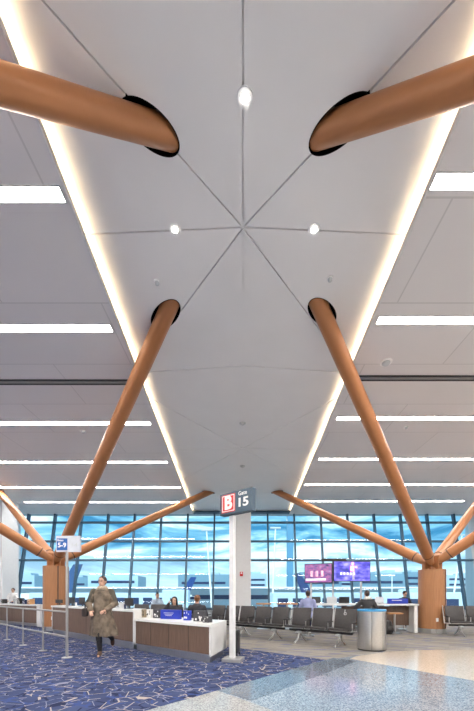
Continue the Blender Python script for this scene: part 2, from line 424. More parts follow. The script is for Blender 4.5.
for s in (-1, 1):  # extra strips added out of view to brighten the hall
    for yy, wd in ((1.7, 'just behind the camera'), (-.8, 'second behind the camera'), (-3.2, 'third behind the camera'), (-5.6, 'at the back wall')):
        xi = abs(XL(yy) if s < 0 else XR(yy))+.1; L = 12.4-xi
        t = thing('ceiling_light', 'added unseen white light strip over the %s side, %s' % ('left' if s < 0 else 'right', wd), 'ceiling light', (s*(xi+L/2), yy, ZS), 0, 'linear ceiling lights')
        MB().box((0, 0, -.004), (L, .15, .006)).build('diffuser', STRIP, t)
# dark slot diffusers across both sides
for s in (-1, 1):
    py = 382 if s < 0 else 378; p = ceil_pt(133 if s < 0 else 356, py, ZS); L = 12.8-abs(p.x)
    t = thing('slot_diffuser', 'dark double line air slot across the %s ceiling' % ('left' if s < 0 else 'right'), 'air vent', (p.x+s*L/2, p.y, ZS))
    for dy in (-.07, .07): MB().box((0, dy, -.006), (L, .05, .008)).build('slot', mat('dark_slot', (.02, .02, .025), .6), t)
    MB().box((0, 0, -.007), (L, .07, .012)).build('divider', mat('divider_grey', (.3, .3, .3), .4, .5), t)
# downlights
dl = [(ceil_pt(245, 97, ZD), 'round downlight nearest the camera on the centre ceiling seam'), (ceil_pt(175, 229, ZD), 'left round downlight beside the star joint of the ceiling'), (ceil_pt(314, 229, ZD), 'right round downlight beside the star joint of the ceiling')]
for p, l in dl:
    t = thing('downlight', l, 'ceiling light', (p.x, p.y, ZD), 0, 'round downlights')
    MB().lathe([(.036, -.012), (.075, -.012), (.08, -.002), (.08, .0)], 24).build('trim_ring', SIGNW, t, True)
    MB().lathe([(.015, -.024), (.03, -.018), (.034, -.013)], 24).build('lens', DOWN, t, True)
    ld = bpy.data.lights.new('downlight_beam', 'SPOT'); ld.energy = 170; ld.spot_size = 1.9; ld.spot_blend = .8; ld.shadow_soft_size = .05; ld.color = (1, .93, .82)
    lo = bpy.data.objects.new('downlight_beam', ld); COL.objects.link(lo); lo.location = (0, 0, -.06); lo.parent = t
# little ceiling devices
def dome(px, py, z, r, label, metal=False):
    p = ceil_pt(px, py, z)
    t = thing('ceiling_sensor' if not metal else 'sprinkler_head', label, 'ceiling sensor' if not metal else 'sprinkler', (p.x, p.y, z))
    MB().lathe([(r, 0), (r, -.015), (r*.9, -.02)], 24).build('base_ring', SIGNW if not metal else STEEL, t, True)
    MB().lathe([(r*.7, -.02), (r*.6, -.045), (r*.3, -.06), (r*.1, -.063)], 24).build('dome', PALEG if not metal else STEEL, t, True)
dome(157, 281.5, ZD, .05, 'small round sensor on the raised panel left of the centre seam')
dome(330, 278, ZD, .05, 'small round sensor on the raised panel above the right tube')
dome(386, 362, ZS, .12, 'round white smoke detector on the right ceiling near the dark slot')
dome(406, 427, ZS, .06, 'tiny white ceiling sensor between light strips on the right')
dome(83, 431, ZS, .07, 'tiny white ceiling sensor between light strips on the left')
dome(242.5, 423, ZD, .09, 'metal sprinkler on the centre seam above the gate sign', True)
dome(242.5, 466, ZD, .10, 'metal sprinkler on the centre seam just over the gate sign', True)

# ------------------------------------------------------------------ tree columns
def rounded_octa(r, z0, z1, b):
    pts = [(r*math.cos(PI/8+i*PI/4), r*math.sin(PI/8+i*PI/4)) for i in range(8)]
    q = []
    for i in range(8):
        p = V(pts[i]).to_2d(); a = V(pts[i-1]).to_2d(); c = V(pts[(i+1) % 8]).to_2d()
        q += [p+(a-p)*.25, p+(a-p)*.08+(c-p)*.08, p+(c-p)*.25]
    b.prism([(v.x, v.y) for v in q], z0, z1); return b
def make_tree(key, label, holes):
    j = J[key]; t = thing('branching_column', label, 'column', (j.x, j.y, 0))
    topz = j.z-.16
    rounded_octa(.44, .16, topz, MB()).build('cladding', CLAD, t)
    rounded_octa(.425, 0, .16, MB()).build('plinth', STEEL, t)
    sx = -1 if key == 'r' else 1
    MB().box((.25, -.325, (topz+.16)/2+.0), (.028, .028, topz-.18)).build('panel_gap', COPPERD, t)
    MB().prism([(-.09, -.428), (-.09, -.30), (.09, -.30), (.09, -.428)], .02, .14).build('kick_plate', STEEL, t)
    MB().box((-.06 if key == 'r' else .1, -.412, .46), (.075, .02, .12), bev=.006).build('power_outlet', SIGNW, t)
    g = MB()
    for a in range(8):
        Mx = Matrix.Rotation(a*PI/4+.2, 4, 'Z')
        g.prism([(0, -.012), (.30, -.012), (.30, .012), (0, .012)], topz-.02, topz+.46, Mx)
    g.box((0, 0, topz+.02), (.3, .3, .1))
    g.build('gusset_plates', CLAD, t)
    for h in holes:
        d = (h-j); L = d.length; u = d/L; s = V((0, 0, j.z))
        tp = MB().cyl(s+u*.62, s+u*(L+.45), TR, TRH-.002, 40).build('branch_tube', COPPER, t, True)
        MB().cyl(s+u*.14, s+u*.60, TR*.62, TR*.93, 28).build('branch_foot', CLAD, t, True)
        MB().cyl(s+u*.595, s+u*.63, TR*1.02, TR*1.02, 28).build('joint_ring', COPPERD, tp, True)
    return t
make_tree('l', 'tan clad column with four sloping tubes behind the left counters', [mid_l, far_l, out_nl, out_fl])
make_tree('r', 'tan clad column with four sloping tubes right of the work table', [mid_r, far_r, out_nr, out_fr])
for key, h, s, l in (('nl', near_l, near_l0, 'thick terracotta tube crossing the top left into the ceiling'), ('nr', near_r, near_r0, 'thick terracotta tube crossing the top right into the ceiling')):
    t = thing('branching_column', l, 'column', (s.x, s.y, 0))
    d = h-s; u = d.normalized(); o = V((0, 0, s.z))
    MB().cyl(o+u*.3, o+u*(d.length+.45), TRN, TRN, 48).build('branch_tube', COPPER, t, True)
    rounded_octa(.44, 0, s.z+.1, MB()).build('cladding', CLAD, t)

# ------------------------------------------------------------------ gate sign
pl = V((at(220, 6.54), 6.54, 0)); pr = V((at(251.5, 6.05), 6.05, 0)); dv = pr-pl
ang = math.atan2(dv.y, dv.x); W = dv.length; z1 = 3.235; z0 = 2.815
pole_p = V((at(230.3, 6.42), 6.47, 0))
t = thing('gate_sign', 'slate blue gate sign reading B Gate 15 on a tall white post', 'sign', (pole_p.x, pole_p.y, 0), ang)
R = Matrix.Rotation(-ang, 4, 'Z')
lc = R @ ((pl+pr)/2-pole_p); fy = lc.y
MB().box((lc.x, fy+.068, (z0+z1)/2), (W, .135, z1-z0), bev=.006).build('sign_panel', SIGNB, t)
H = z1-z0; zc = (z0+z1)/2; xl = lc.x-W/2
sq = H*.80; cxx = xl+.05+sq/2
p = MB().box((cxx, fy-.002, zc), (sq, .006, sq)).build('red_square', RED, t)
w_ = MB(); e = sq*.5-.022
for a, b, c, d in ((0, e, 2*e, .012), (0, -e, 2*e, .012), (e, 0, .012, 2*e+.012), (-e, 0, .012, 2*e+.012)): w_.box((cxx+a, fy-.006, zc+b), (c, .006, d))
w_.build('square_border', SIGNW, p)
text('B', .34, (cxx, fy-.008, zc), SIGNW, p, 'letter', .003, .014)
tx = xl+.05+sq+(W-.05-sq)/2-.01
text('Gate', .105, (tx, fy-.004, zc+.135), SIGNW, t, 'gate_word', .002, .0, 1.0)
text('15', .225, (tx, fy-.004, zc-.035), SIGNW, t, 'gate_number', .002, .006, 1.3)
MB().box((0, .06, z0/2), (.10, .08, z0), bev=.008).build('post', mat('white_post', (.72, .73, .75), .35), t)
MB().box((.04, .06, .035), (.36, .36, .07), Matrix.Rotation(-ang*.6, 4, 'Z'), bev=.008).build('base_plate', POLE, t)

# black suitcase beside post
t = thing('suitcase', 'small black suitcase standing behind the gate sign post', 'suitcase', (at(234.6, 7.15), 7.15, .004), -.2)
MB().box((0, 0, .29), (.19, .30, .5), bev=.035).build('shell', BLK, t, True)
for sx in (-1, 1):
    for sy in (-1, 1): MB().cyl((sx*.08-.012, sy*.13, .022), (sx*.08+.012, sy*.13, .022), .022, n=14).build('wheel', mat('rubber', (.03, .03, .03), .7), t)
MB().tube([(0, .12, .54), (0, .12, .60), (0, -.06, .60), (0, -.06, .54)], .011).build('handle', BLK, t)
MB().box((0, -.183, .22), (.05, .006, .05), bev=.002).build('badge', PALEG, t)

# ------------------------------------------------------------------ gates 5-9 sign with rails
sp = floor_pt(67, 658)
t = thing('railing', 'steel queue railing on the blue carpet, holding the small blue and white gates sign', 'railing', (sp.x, sp.y, .004))
zs0 = zat(552, sp.y)-.004; zs1 = zat(536, sp.y)-.004
MB().cyl((0, 0, 0), (0, 0, zs0+.02), .026, n=20).build('sign_pole', POLE, t, True)
MB().lathe([(.10, 0), (.10, .012), (.035, .02)], 28).build('pole_foot', POLE, t, True)
s_ = MB().box((.035, 0, (zs0+zs1)/2), (.49, .05, zs1-zs0), bev=.006).build('sign_panel', mat('pale_sign', (.62, .66, .72), .4), t)
MB().box((-.085, -.027, (zs0+zs1)/2-.01), (.215, .006, .24)).build('blue_field', MIDB, s_)
text('Gates', .055, (-.12, -.032, (zs0+zs1)/2+.07), SIGNW, s_, 'gate_word', .001, .001)
text('5-9', .13, (-.085, -.032, (zs0+zs1)/2-.03), SIGNW, s_, 'gate_number', .001, .003)
text('1-4', .10, (.16, -.028, (zs0+zs1)/2-.02), PALEG, s_, 'gate_number', .001, .002)
posts = [floor_pt(43, 651), floor_pt(23, 645.5), floor_pt(7, 640)]
endp = posts[-1]+(posts[-1]-posts[0]).normalized()*2.2
for q in posts+[endp]:
    r_ = q-sp; r_.z = 0
    o = MB().cyl(r_, r_+V((0, 0, .93)), .019, n=14).build('rail_post', POLE, t, True)
    MB().lathe([(.085, 0), (.085, .01), (.025, .018)], 24, (r_.x, r_.y, 0)).build('post_foot', POLE, o, True)
for zz in (.93, .42):
    MB().tube([V((0, 0, zz))]+[V((q.x-sp.x, q.y-sp.y, zz)) for q in posts+[endp]], .021, 12).build('rail', POLE, t, True)

# ------------------------------------------------------------------ counters
def counter(label, f1, f2, back, h, endwhite=True, seams=3, lo=.2, zb=.004):
    t = thing('service_counter', label, 'counter', ((f1[0]+f2[0])/2, (f1[1]+f2[1])/2, zb))
    o = V((t.location.x, t.location.y)); f1 = V(f1)-o; f2 = V(f2)-o; bk = V(back)
    b1 = f1+bk; b2 = f2+bk
    n = V((-(f2-f1).y, (f2-f1).x)).normalized()
    if n.dot(bk) > 0: n = -n      # towards the public side
    u = (f2-f1).normalized()
    # body, split in front laminate and steel plinth
    ins = .02
    g1 = f1+u*.05; g2 = f2-u*.05
    MB().prism([tuple(g1), tuple(g2), tuple(g2+bk*.93), tuple(g1+bk*.93)], lo, h-.05).build('body', WOODF, t)
    MB().prism([tuple(g1-n*.03), tuple(g2-n*.03), tuple(g2+bk*.9), tuple(g1+bk*.9)], 0, lo).build('plinth', STEEL, t)
    for a, b in ((f1, u), (f2, -u)):
        MB().prism([tuple(a), tuple(a+b*.05), tuple(a+b*.05+bk), tuple(a+bk)], lo*.8 if endwhite else lo, h-.05).build('end_panel', SOLID, t)
    MB().prism([tuple(f1+n*.03), tuple(f2+n*.03), tuple(b2), tuple(b1)], h-.05, h).build('worktop', SOLID, t)
    L = (f2-f1).length
    for k in range(1, seams+1):
        p = f1+u*(L*k/(seams+1))
        MB().box((p.x+n.x*.001, p.y+n.y*.001, (lo+h-.05)/2), (.006, .006, h-.05-lo)).build('panel_joint', BLK, t)
    return t
C1a = floor_pt(211, 663.5); C1b = floor_pt(134.5, 650)
counter('low white topped desk with brown front nearest the gate sign', C1a.to_2d(), C1b.to_2d(), (.24, 1.02), .725, lo=.155)
C2a = C1b.to_2d()+V((-.03, .06)); C2b = V((-6.18, 10.86))
counter('taller white topped brown counter in front of the left tan column', C2a, C2b, (.13, .54), .925, lo=.17)
C3a = V((-8.22, 13.42)); C3b = V((-11.6, 15.46))
counter('farthest white topped brown counter at the left edge', C3a, C3b, (.13, .54), .86, lo=.12)
t = MB().prism([(-8.19, 13.36), (-7.97, 13.22), (-7.84, 13.78), (-8.05, 13.92)][::-1], .004, .88).build('counter_end', SOLID)
t.name = 'end_pedestal'; tag(t, 'white pedestal closing the right end of the far left counter', 'pedestal')

# ------------------------------------------------------------------ counter clutter
def monitor(x, y, z, rz, label, w=.42, h=.26):
    t = thing('monitor', label, 'monitor', (x, y, z), rz, 'computers on the service counters')
    MB().box((0, 0, .006), (.18, .14, .012), bev=.004).build('foot', BLK, t)
    MB().box((0, .02, .06), (.04, .02, .11)).build('neck', BLK, t)
    MB().box((0, 0, .07+h/2), (w, .03, h), bev=.008).build('casing', BLK, t)
    MB().box((0, .017, .07+h/2), (w-.03, .004, h-.03)).build('screen', mat('screen_dark', (.03, .06, .1), .15), t)
def pbox(x, y, z, rz, d, mm, name, label, cat, stripes=None, group=None):
    t = thing(name, label, cat, (x, y, z), rz, group)
    MB().box((0, 0, d[2]/2), d, bev=.006).build('case', mm, t)
    if stripes:
        rnd = random.Random(int(x*100))
        for k in range(7):
            MB().box(((rnd.random()-.5)*d[0]*.8, -d[1]/2-.002, d[2]*(.15+.7*rnd.random())), (d[0]*(.06+.12*rnd.random()), .004, d[2]*(.1+.15*rnd.random()))).build('front_print', stripes, t)
    return t
def along(px, y): return at(px, y)
dn = V((.63, .78))  # away from public side
def on_desk(px, off, a, b):  # point on line a-b under picture column px, moved back
    q = (px-CX)/F; a = V(a)+dn*off; b = V(b)+dn*off
    d = b-a; s = (q*a.y-a.x)/(d.x-q*d.y); p = a+d*s; return p
D1 = (C1a.to_2d(), C1b.to_2d()); D2 = (C2a, C2b); D3 = (C3a, C3b)
ra = math.atan2(-.63, .78)
p = on_desk(171, .45, *D1); t = pbox(p.x, p.y, .729, ra*.5, (.50, .10, .21), BLUE, 'desk_sign', 'royal blue sign box on the low desk in front of the phoning woman', 'sign')
for k in range(3): MB().box((-.03, -.053, .14-.03*k), (.26-.05*k, .004, .008)).build('print_line', SIGNW, t)
p = on_desk(187.5, .42, *D1); t = pbox(p.x, p.y, .729, ra*.5, (.15, .10, .21), BLUE, 'desk_sign', 'narrow blue sign box at the right end of the long blue one', 'sign', SIGNW)
p = on_desk(200, .40, *D1); pbox(p.x, p.y, .729, ra*.6, (.24, .14, .22), mat('dkgrey', (.05, .05, .06), .5), 'leaflet_rack', 'black and white leaflet rack before the man seen from behind', 'rack', SIGNW)
p = on_desk(207.5, .30, *D1); pbox(p.x, p.y, .729, ra*.6, (.14, .16, .12), mat('dkgrey', (.05, .05, .06), .5), 'card_reader', 'small dark reader box at the right end of the low desk', 'reader', PALEG)
p = on_desk(157, .45, *D1); pbox(p.x, p.y, .729, ra*.6, (.16, .10, .21), mat('dkgrey', (.05, .05, .06), .5), 'leaflet_rack', 'black rack with white prints left of the blue sign box', 'rack', SIGNW)
p = on_desk(150, .42, *D1); pbox(p.x, p.y, .729, ra*.6, (.13, .10, .20), SOLID, 'leaflet_rack', 'white rack with dark prints left on the low desk', 'rack', BLK)
p = on_desk(144.3, .40, *D1); pbox(p.x, p.y, .729, ra*.6, (.11, .10, .20), mat('khaki_card', (.32, .26, .18), .6), 'carton', 'khaki carton at the left end of the low desk', 'box', BLK)
cl = [(72, 'mon', 'black monitor leftmost on the tall counter beside the column'), (82, 'mon', 'black monitor on the tall counter left of the walking person'), (91, 'box', 'pale printer on the tall counter just left of the walking person'), (113, 'mon', 'black monitor on the tall counter just right of the walking person'), (121, 'box', 'pale printer on the tall counter right of the walking person'), (129, 'mon', 'black monitor at the right end of the tall counter')]
for px, k, l in cl:
    p = on_desk(px, .27, *D2)
    if k == 'mon': monitor(p.x, p.y, .929, ra, l, .36, .2)
    else: pbox(p.x, p.y, .929, ra, (.26, .2, .15), PALEG, 'printer', l, 'printer', BLK)
for i, px in enumerate((76, 87, 96, 106, 125)):
    p = on_desk(px, .12, *D2)
    t = tag(MB().lathe([(.025, 0), (.028, .10), (.03, .11), (.026, .115)], 16).build('paper_cup', [SOLID, DKB, TANW, SOLID, DKB][i], loc=(p.x, p.y, .929)), ['white', 'dark blue', 'tan', 'second white', 'second dark blue'][i]+' paper cup near the front edge of the tall counter', 'cup', 'cups on the tall counter')
for i, (px, c) in enumerate(((4, BLK), (17, PALEG), (21, BLK), (26, DKB), (31, TANW))):
    p = on_desk(px, .35, *D3)
    names = ['black keyboard box at the left edge of the far counter', 'pale box in front of the white shirted clerk', 'black box right of the white shirted clerk', 'dark blue box on the far left counter', 'tan box near the right end of the far left counter']
    pbox(p.x, p.y, .864, ra, (.28, .2, .2+.03*(i % 3)), c, 'desk_box', names[i], 'box', SIGNW if i != 1 else BLK)
p = on_desk(56, .2, *D2); monitor(p.x+.1, p.y, .929, ra, 'low black terminal in front of the tan column', .5, .12)

# ------------------------------------------------------------------ seating
def bench(label, loc, rz, n, pitch=.62, mark=False):
    t = thing('beam_seating', label, 'bench', loc, rz, 'rows of waiting seats')
    Wd = n*pitch
    MB().box((Wd/2, -.22, .33), (Wd-.1, .07, .06), bev=.01).build('beam', BLK, t)
    for i in range(n):
        cx = pitch*(i+.5)
        b = MB(); Mx = Matrix.Translation((cx, -.24, .42)) @ Matrix.Rotation(-.07, 4, 'X')
        b.box((0, 0, 0), (pitch-.07, .46, .06), Mx, .022); b.build('seat', SEAT, t, True)
        b = MB(); Mx = Matrix.Translation((cx, .0-.035, .68)) @ Matrix.Rotation(-.22, 4, 'X')
        b.box((0, 0, 0), (pitch-.07, .05, .50), Mx, .022); bo = b.build('backrest', SEAT, t, True)
        if mark and i == n-1:
            w = MB(); q = Matrix.Translation((cx, -.035, .68)) @ Matrix.Rotation(-.22, 4, 'X')
            for k in range(12):
                a = 2*PI*k/12
                if k in (1, 2): continue
                w.box((.03*math.cos(a), -.028, .12+.03*math.sin(a)), (.016, .004, .010), q)
            w.box((-.012, -.028, .17), (.014, .004, .07), q); w.ball((-.012, -.028, .215), (.012, .004, .012), 8, 6, q)
            w.box((.012, -.028, .145), (.05, .004, .01), q); w.build('wheelchair_mark', SIGNW, bo)
    for i in range(n+1):
        x = pitch*i
        o = MB().tube([(x, -.44, .40), (x, -.05, .38), (x, .085, .93)], .014, 8).build('side_frame', STEEL, t, True)
        MB().box((x, -.23, .60), (.045, .30, .025), bev=.01).build('armrest', BLK, o)
        MB().box((x, -.36, .5), (.02, .02, .2)).build('arm_post', STEEL, o)
    for x in ([pitch*.6, Wd-pitch*.6] if n < 5 else [pitch*.6, Wd/2, Wd-pitch*.6]):
        MB().tube([(x, -.5, .02), (x, -.34, .12), (x, -.22, .32), (x, -.08, .12), (x, .08, .02)], .022, 8).ball((x, -.5, .022), (.03, .03, .022), 10, 6).ball((x, .08, .022), (.03, .03, .022), 10, 6).build('leg', STEEL, t, True)
        MB().box((x+.0, -.3, .285), (.12, .12, .05), bev=.01).build('power_module', PALEG, t)
    return t
u = V((.771, -.637)).normalized(); rz = math.atan2(u.y, u.x)
E6 = V((2.84, 8.3))
o3 = E6-u*(3*.625); bench('charcoal three seat bench beside the steel litter bin', (o3.x, o3.y, 0), rz, 3, .625, mark=True)
o8 = o3-u*(.06+5*.62); bench('long charcoal five seat bench right behind the gate sign post', (o8.x, o8.y, 0), rz, 5)
bench('charcoal bench right of the right tan column', (6.42, 10.75, 0), -.12, 4)
bench('charcoal bench behind the low desk, left of the phoning woman', (-4.0, 12.3, 0), -.1, 3)

# ------------------------------------------------------------------ litter bin
t = thing('litter_bin', 'round brushed steel litter bin with a blue rim', 'bin', (at(371.6, 7.87), 7.87, 0))
MB().lathe([(.306, 0), (.306, .03)], 40).build('base_ring', BLK, t, True)
body = MB().lathe([(.312, .03), (.316, .045), (.316, .90), (.31, .905)], 48).build('body', STEEL, t, True)
for a in (-PI/2-.35, -PI/2+.5): MB().box((.317*math.cos(a), .317*math.sin(a), .47), (.008, .008, .86)).build('seam', BLK, body)
MB().lathe([(.318, .90), (.324, .91), (.324, .935), (.318, .942), (.22, .942), (.22, .92)], 48).build('rim', mat('rim_blue', (.05, .3, .6), .35), t, True)
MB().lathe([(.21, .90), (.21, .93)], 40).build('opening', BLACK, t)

# ------------------------------------------------------------------ work table, televisions
TY = 11.6
t = thing('work_table', 'long high white work table with brown apron right of the seats', 'table', (4.0, TY, 0))
MB().box((.0, 0, .94), (3.75, .8, .05), bev=.006).build('tabletop', SOLID, t)
MB().box((0.6, .02, .55), (2.4, .04, .66)).build('modesty_panel', WOODF, t)
for x in (-1.78, 1.78):
    MB().box((x, -.1, .46), (.11, .55, .92), bev=.004).build('end_leg', SOLID, t)
MB().box((1.0, .1, .1), (.06, .4, .2)).build('floor_foot', STEEL, t)
def stool(x, y, label, h=.66, top=TANW, w=.46):
    t = thing('stool', label, 'stool', (x, y, 0))
    MB().box((0, 0, h), (w, .3, .045), bev=.012).build('seat', top, t)
    MB().cyl((0, 0, .02), (0, 0, h-.02), .035, n=18).build('stem', STEEL, t, True)
    MB().lathe([(.19, 0), (.19, .015), (.05, .03)], 28).build('foot', STEEL, t, True)
    return t
stool(at(394.5, 11.1), 11.1, 'tan wooden stool on a steel stem before the work table')
for x, l in ((at(263.5, 12.6), 'left tan topped side table behind the waiting seats'), (at(287, 12.6), 'right tan topped side table behind the waiting seats')):
    t = thing('side_table', l, 'table', (x, 12.6, 0), 0, 'tan topped side tables')
    MB().box((0, 0, .935), (.74 if l[0] == 'r' else .55, .5, .05), bev=.01).build('tabletop', TANW, t)
    MB().cyl((0, 0, .02), (0, 0, .91), .04, n=16).build('stem', STEEL, t, True)
    MB().lathe([(.25, 0), (.25, .015), (.06, .03)], 28).build('foot', STEEL, t, True)

SCRA = screen_mat('screen_purple', [(.05, .03, .12), (.28, .14, .42), (.55, .16, .42), (.45, .40, .70)], 5, .75)
SCRB = screen_mat('screen_violet', [(.03, .04, .30), (.09, .08, .60), (.22, .20, .75), (.45, .42, .85)], 3, 1.1, (3, 0, 2))
def tv(pxa, pxb, ya, yb, pyt, pyb, scr, label, deco):
    xa = at(pxa, ya); xb = at(pxb, yb); ym = (ya+yb)/2; xm = (xa+xb)/2
    w = math.hypot(xb-xa, yb-ya); zt = zat(pyt, ym); zb = zat(pyb, ym)
    t = thing('television', label, 'television', (xm, ym, 0), math.atan2(yb-ya, xb-xa))
    h = zt-zb; zc = (zt+zb)/2
    MB().box((0, .04, zc), (w, .07, h), bev=.008).build('casing', BLK, t)
    sc = MB().box((0, -.002, zc), (w-.05, .006, h-.05)).build('screen', scr, t)
    MB().cyl((w*.28 if deco else -w*.28, .12, 0), (w*.28 if deco else -w*.28, .12, zt-.1), .04, n=16).build('pole', mat('white_post', (.72, .73, .75), .35), t, True)
    MB().box((w*.28 if deco else -w*.28, .12, .012), (.4, .4, .024)).build('foot', STEEL, t)
    if deco:
        pk = MB(); Mx = Matrix.Translation((.02, -.006, zc))
        pk.ball((0.0, 0, h*.36), (.06, .003, .075), 12, 8, Mx); pk.box((-.02, 0, h*.13), (.17, .004, .22), Mx); pk.box((.08, 0, h*.2), (.2, .004, .06), Mx)
        pk.build('pictured_player', emis('pink_pixels', (.95, .10, .32), 1.5), sc)
        lg = MB(); lg.box((.05, -.006, zc-h*.2), (.08, .004, h*.42), None); lg.build('pictured_legs', emis('navy_pixels', (.03, .02, .15), 1), sc)
        for k in range(5): MB().box((-.45+.13*k, -.006, zc-h*.12), (.08, .004, .09)).build('pictured_window', emis('pale_pixels', (.5, .5, .95), 1.2), sc)
    else:
        bl = MB().box((-.1, -.006, zc-h*.32), (w*.72, .004, h*.10)); bl.build('caption_band', emis('white_pixels', (.8, .75, .85), .7), sc)
        for k in range(3): MB().box((-.25+.2*k, -.006, zc-h*.02), (.10, .004, h*.3)).build('pictured_figure', emis('magenta_pixels', (.5, .06, .25), .8), sc)
    return t
tv(304.5, 332.3, 13.4, 13.0, 563.5, 583, SCRA, 'left television with a purple and pink picture', False)
tv(333.5, 370.5, 13.0, 13.2, 561, 581.5, SCRB, 'right television showing a pink player on violet', True)
xx = at(335.5, 12.92)
t = thing('speaker_bar', 'black speaker bar on top where the two televisions meet', 'speaker', (xx, 13.12, 0))
MB().box((0, 0, zat(559.6, 13.0)), (.97, .10, .10), bev=.01).build('bar', BLK, t)
MB().cyl((0, .16, 0), (0, .16, zat(560.8, 13.0)), .035, n=16).build('pole', mat('white_post', (.72, .73, .75), .35), t, True)
MB().box((0, .10, zat(560, 13.0)), (.1, .14, .04)).build('bracket', BLK, t)
# things on the work table
def laptop(x, y, z, rz, label, bk=None):
    t = thing('laptop', label, 'laptop', (x, y, z), rz, 'laptops on the work table')
    MB().box((0, 0, .009), (.34, .24, .018), bev=.004).build('base', PALEG, t)
    MB().box((0, .13, .12), (.34, .012, .22), Matrix.Translation((0, .0, .03)) @ Matrix.Rotation(-.15, 4, 'X'), bev=.004).build('lid', bk or PALEG, t)
    return t
laptop(at(318.5, 11.7), 11.7, .965, .3, 'dark laptop on the work table under the left television', BLK)
laptop(at(332, 11.7), 11.7, .965, -.2, 'pale laptop on the work table under the screens')
laptop(at(344, 11.7), 11.7, .965, 2.9, 'dark open laptop on the work table left of the hooded man', BLK)
laptop(at(382, 11.7), 11.7, .965, .2, 'pale laptop on the work table right of the hooded man')
p = at(397.5, 11.5); t = pbox(p, 11.5, .965, 0, (.66, .12, .18), BLUE, 'desk_sign', 'royal blue sign box on the high work table', 'sign')
MB().box((-.05, -.063, .12), (.34, .004, .02)).build('print_line', SIGNW, t)
def backpack(x, y, rz, label, m=BLK, h=.45):
    t = thing('backpack', label, 'bag', (x, y, .004), rz)
    MB().loft([((0, 0, 0), .15, .10, .02), ((0, 0, .06), .18, .13, .02), ((0, 0, h*.6), .175, .12, .02), ((0, 0, h*.9), .12, .09, .02), ((0, 0, h), .05, .04, .0)], 24).build('body', m, t, True)
    MB().ball((0, -.11, h*.33), (.13, .05, .11), 16, 10).build('front_pocket', m, t, True)
    MB().tube([(-.04, .02, h-.02), (-.03, .02, h+.04), (.03, .02, h+.04), (.04, .02, h-.02)], .009).build('grab_loop', m, t, True)
backpack(at(388, 10.9), 10.9, .4, 'black backpack on the floor behind the steel bin')

# ------------------------------------------------------------------ people
def skin_mesh(nodes, edges, root, sub=1):
    names = list(nodes); me = bpy.data.meshes.new('body_cage')
    me.from_pydata([nodes[n][0] for n in names], [(names.index(a), names.index(b)) for a, b in edges], [])
    o = bpy.data.objects.new('body_cage', me); COL.objects.link(o)
    o.modifiers.new('s', 'SKIN').use_smooth_shade = True
    for i, n in enumerate(names):
        r = nodes[n][1]; sv = me.skin_vertices[0].data[i]
        sv.radius = (r, r) if isinstance(r, (int, float)) else r
        sv.use_root = (n == root)
    md = o.modifiers.new('u', 'SUBSURF'); md.levels = sub; md.render_levels = sub
    out = evaluated(o); bpy.data.objects.remove(o); return out
def hull(b, nodes, edges, ell=()):
    for a, c in edges:
        (p0, r0), (p1, r1) = nodes[a], nodes[c]
        if (V(p1)-V(p0)).length > 1e-4: b.cyl(p0, p1, r0, r1, 20)
    for p, q in nodes.values(): b.ball(p, (q, q, q), 16, 10)
    for c, rad in ell: b.ball(c, rad, 18, 12)
    return b
def remeshed(b, vox, name, m, parent):
    o = b.build(name, m, None)
    md = o.modifiers.new('r', 'REMESH'); md.mode = 'VOXEL'; md.voxel_size = vox; md.use_smooth_shade = True
    s = o.modifiers.new('sm', 'SMOOTH'); s.factor = .5; s.iterations = 2
    me = evaluated(o); o.modifiers.clear(); o.data = me
    me.materials.clear(); me.materials.append(m)
    for p in me.polygons: p.use_smooth = True
    o.parent = parent; return o
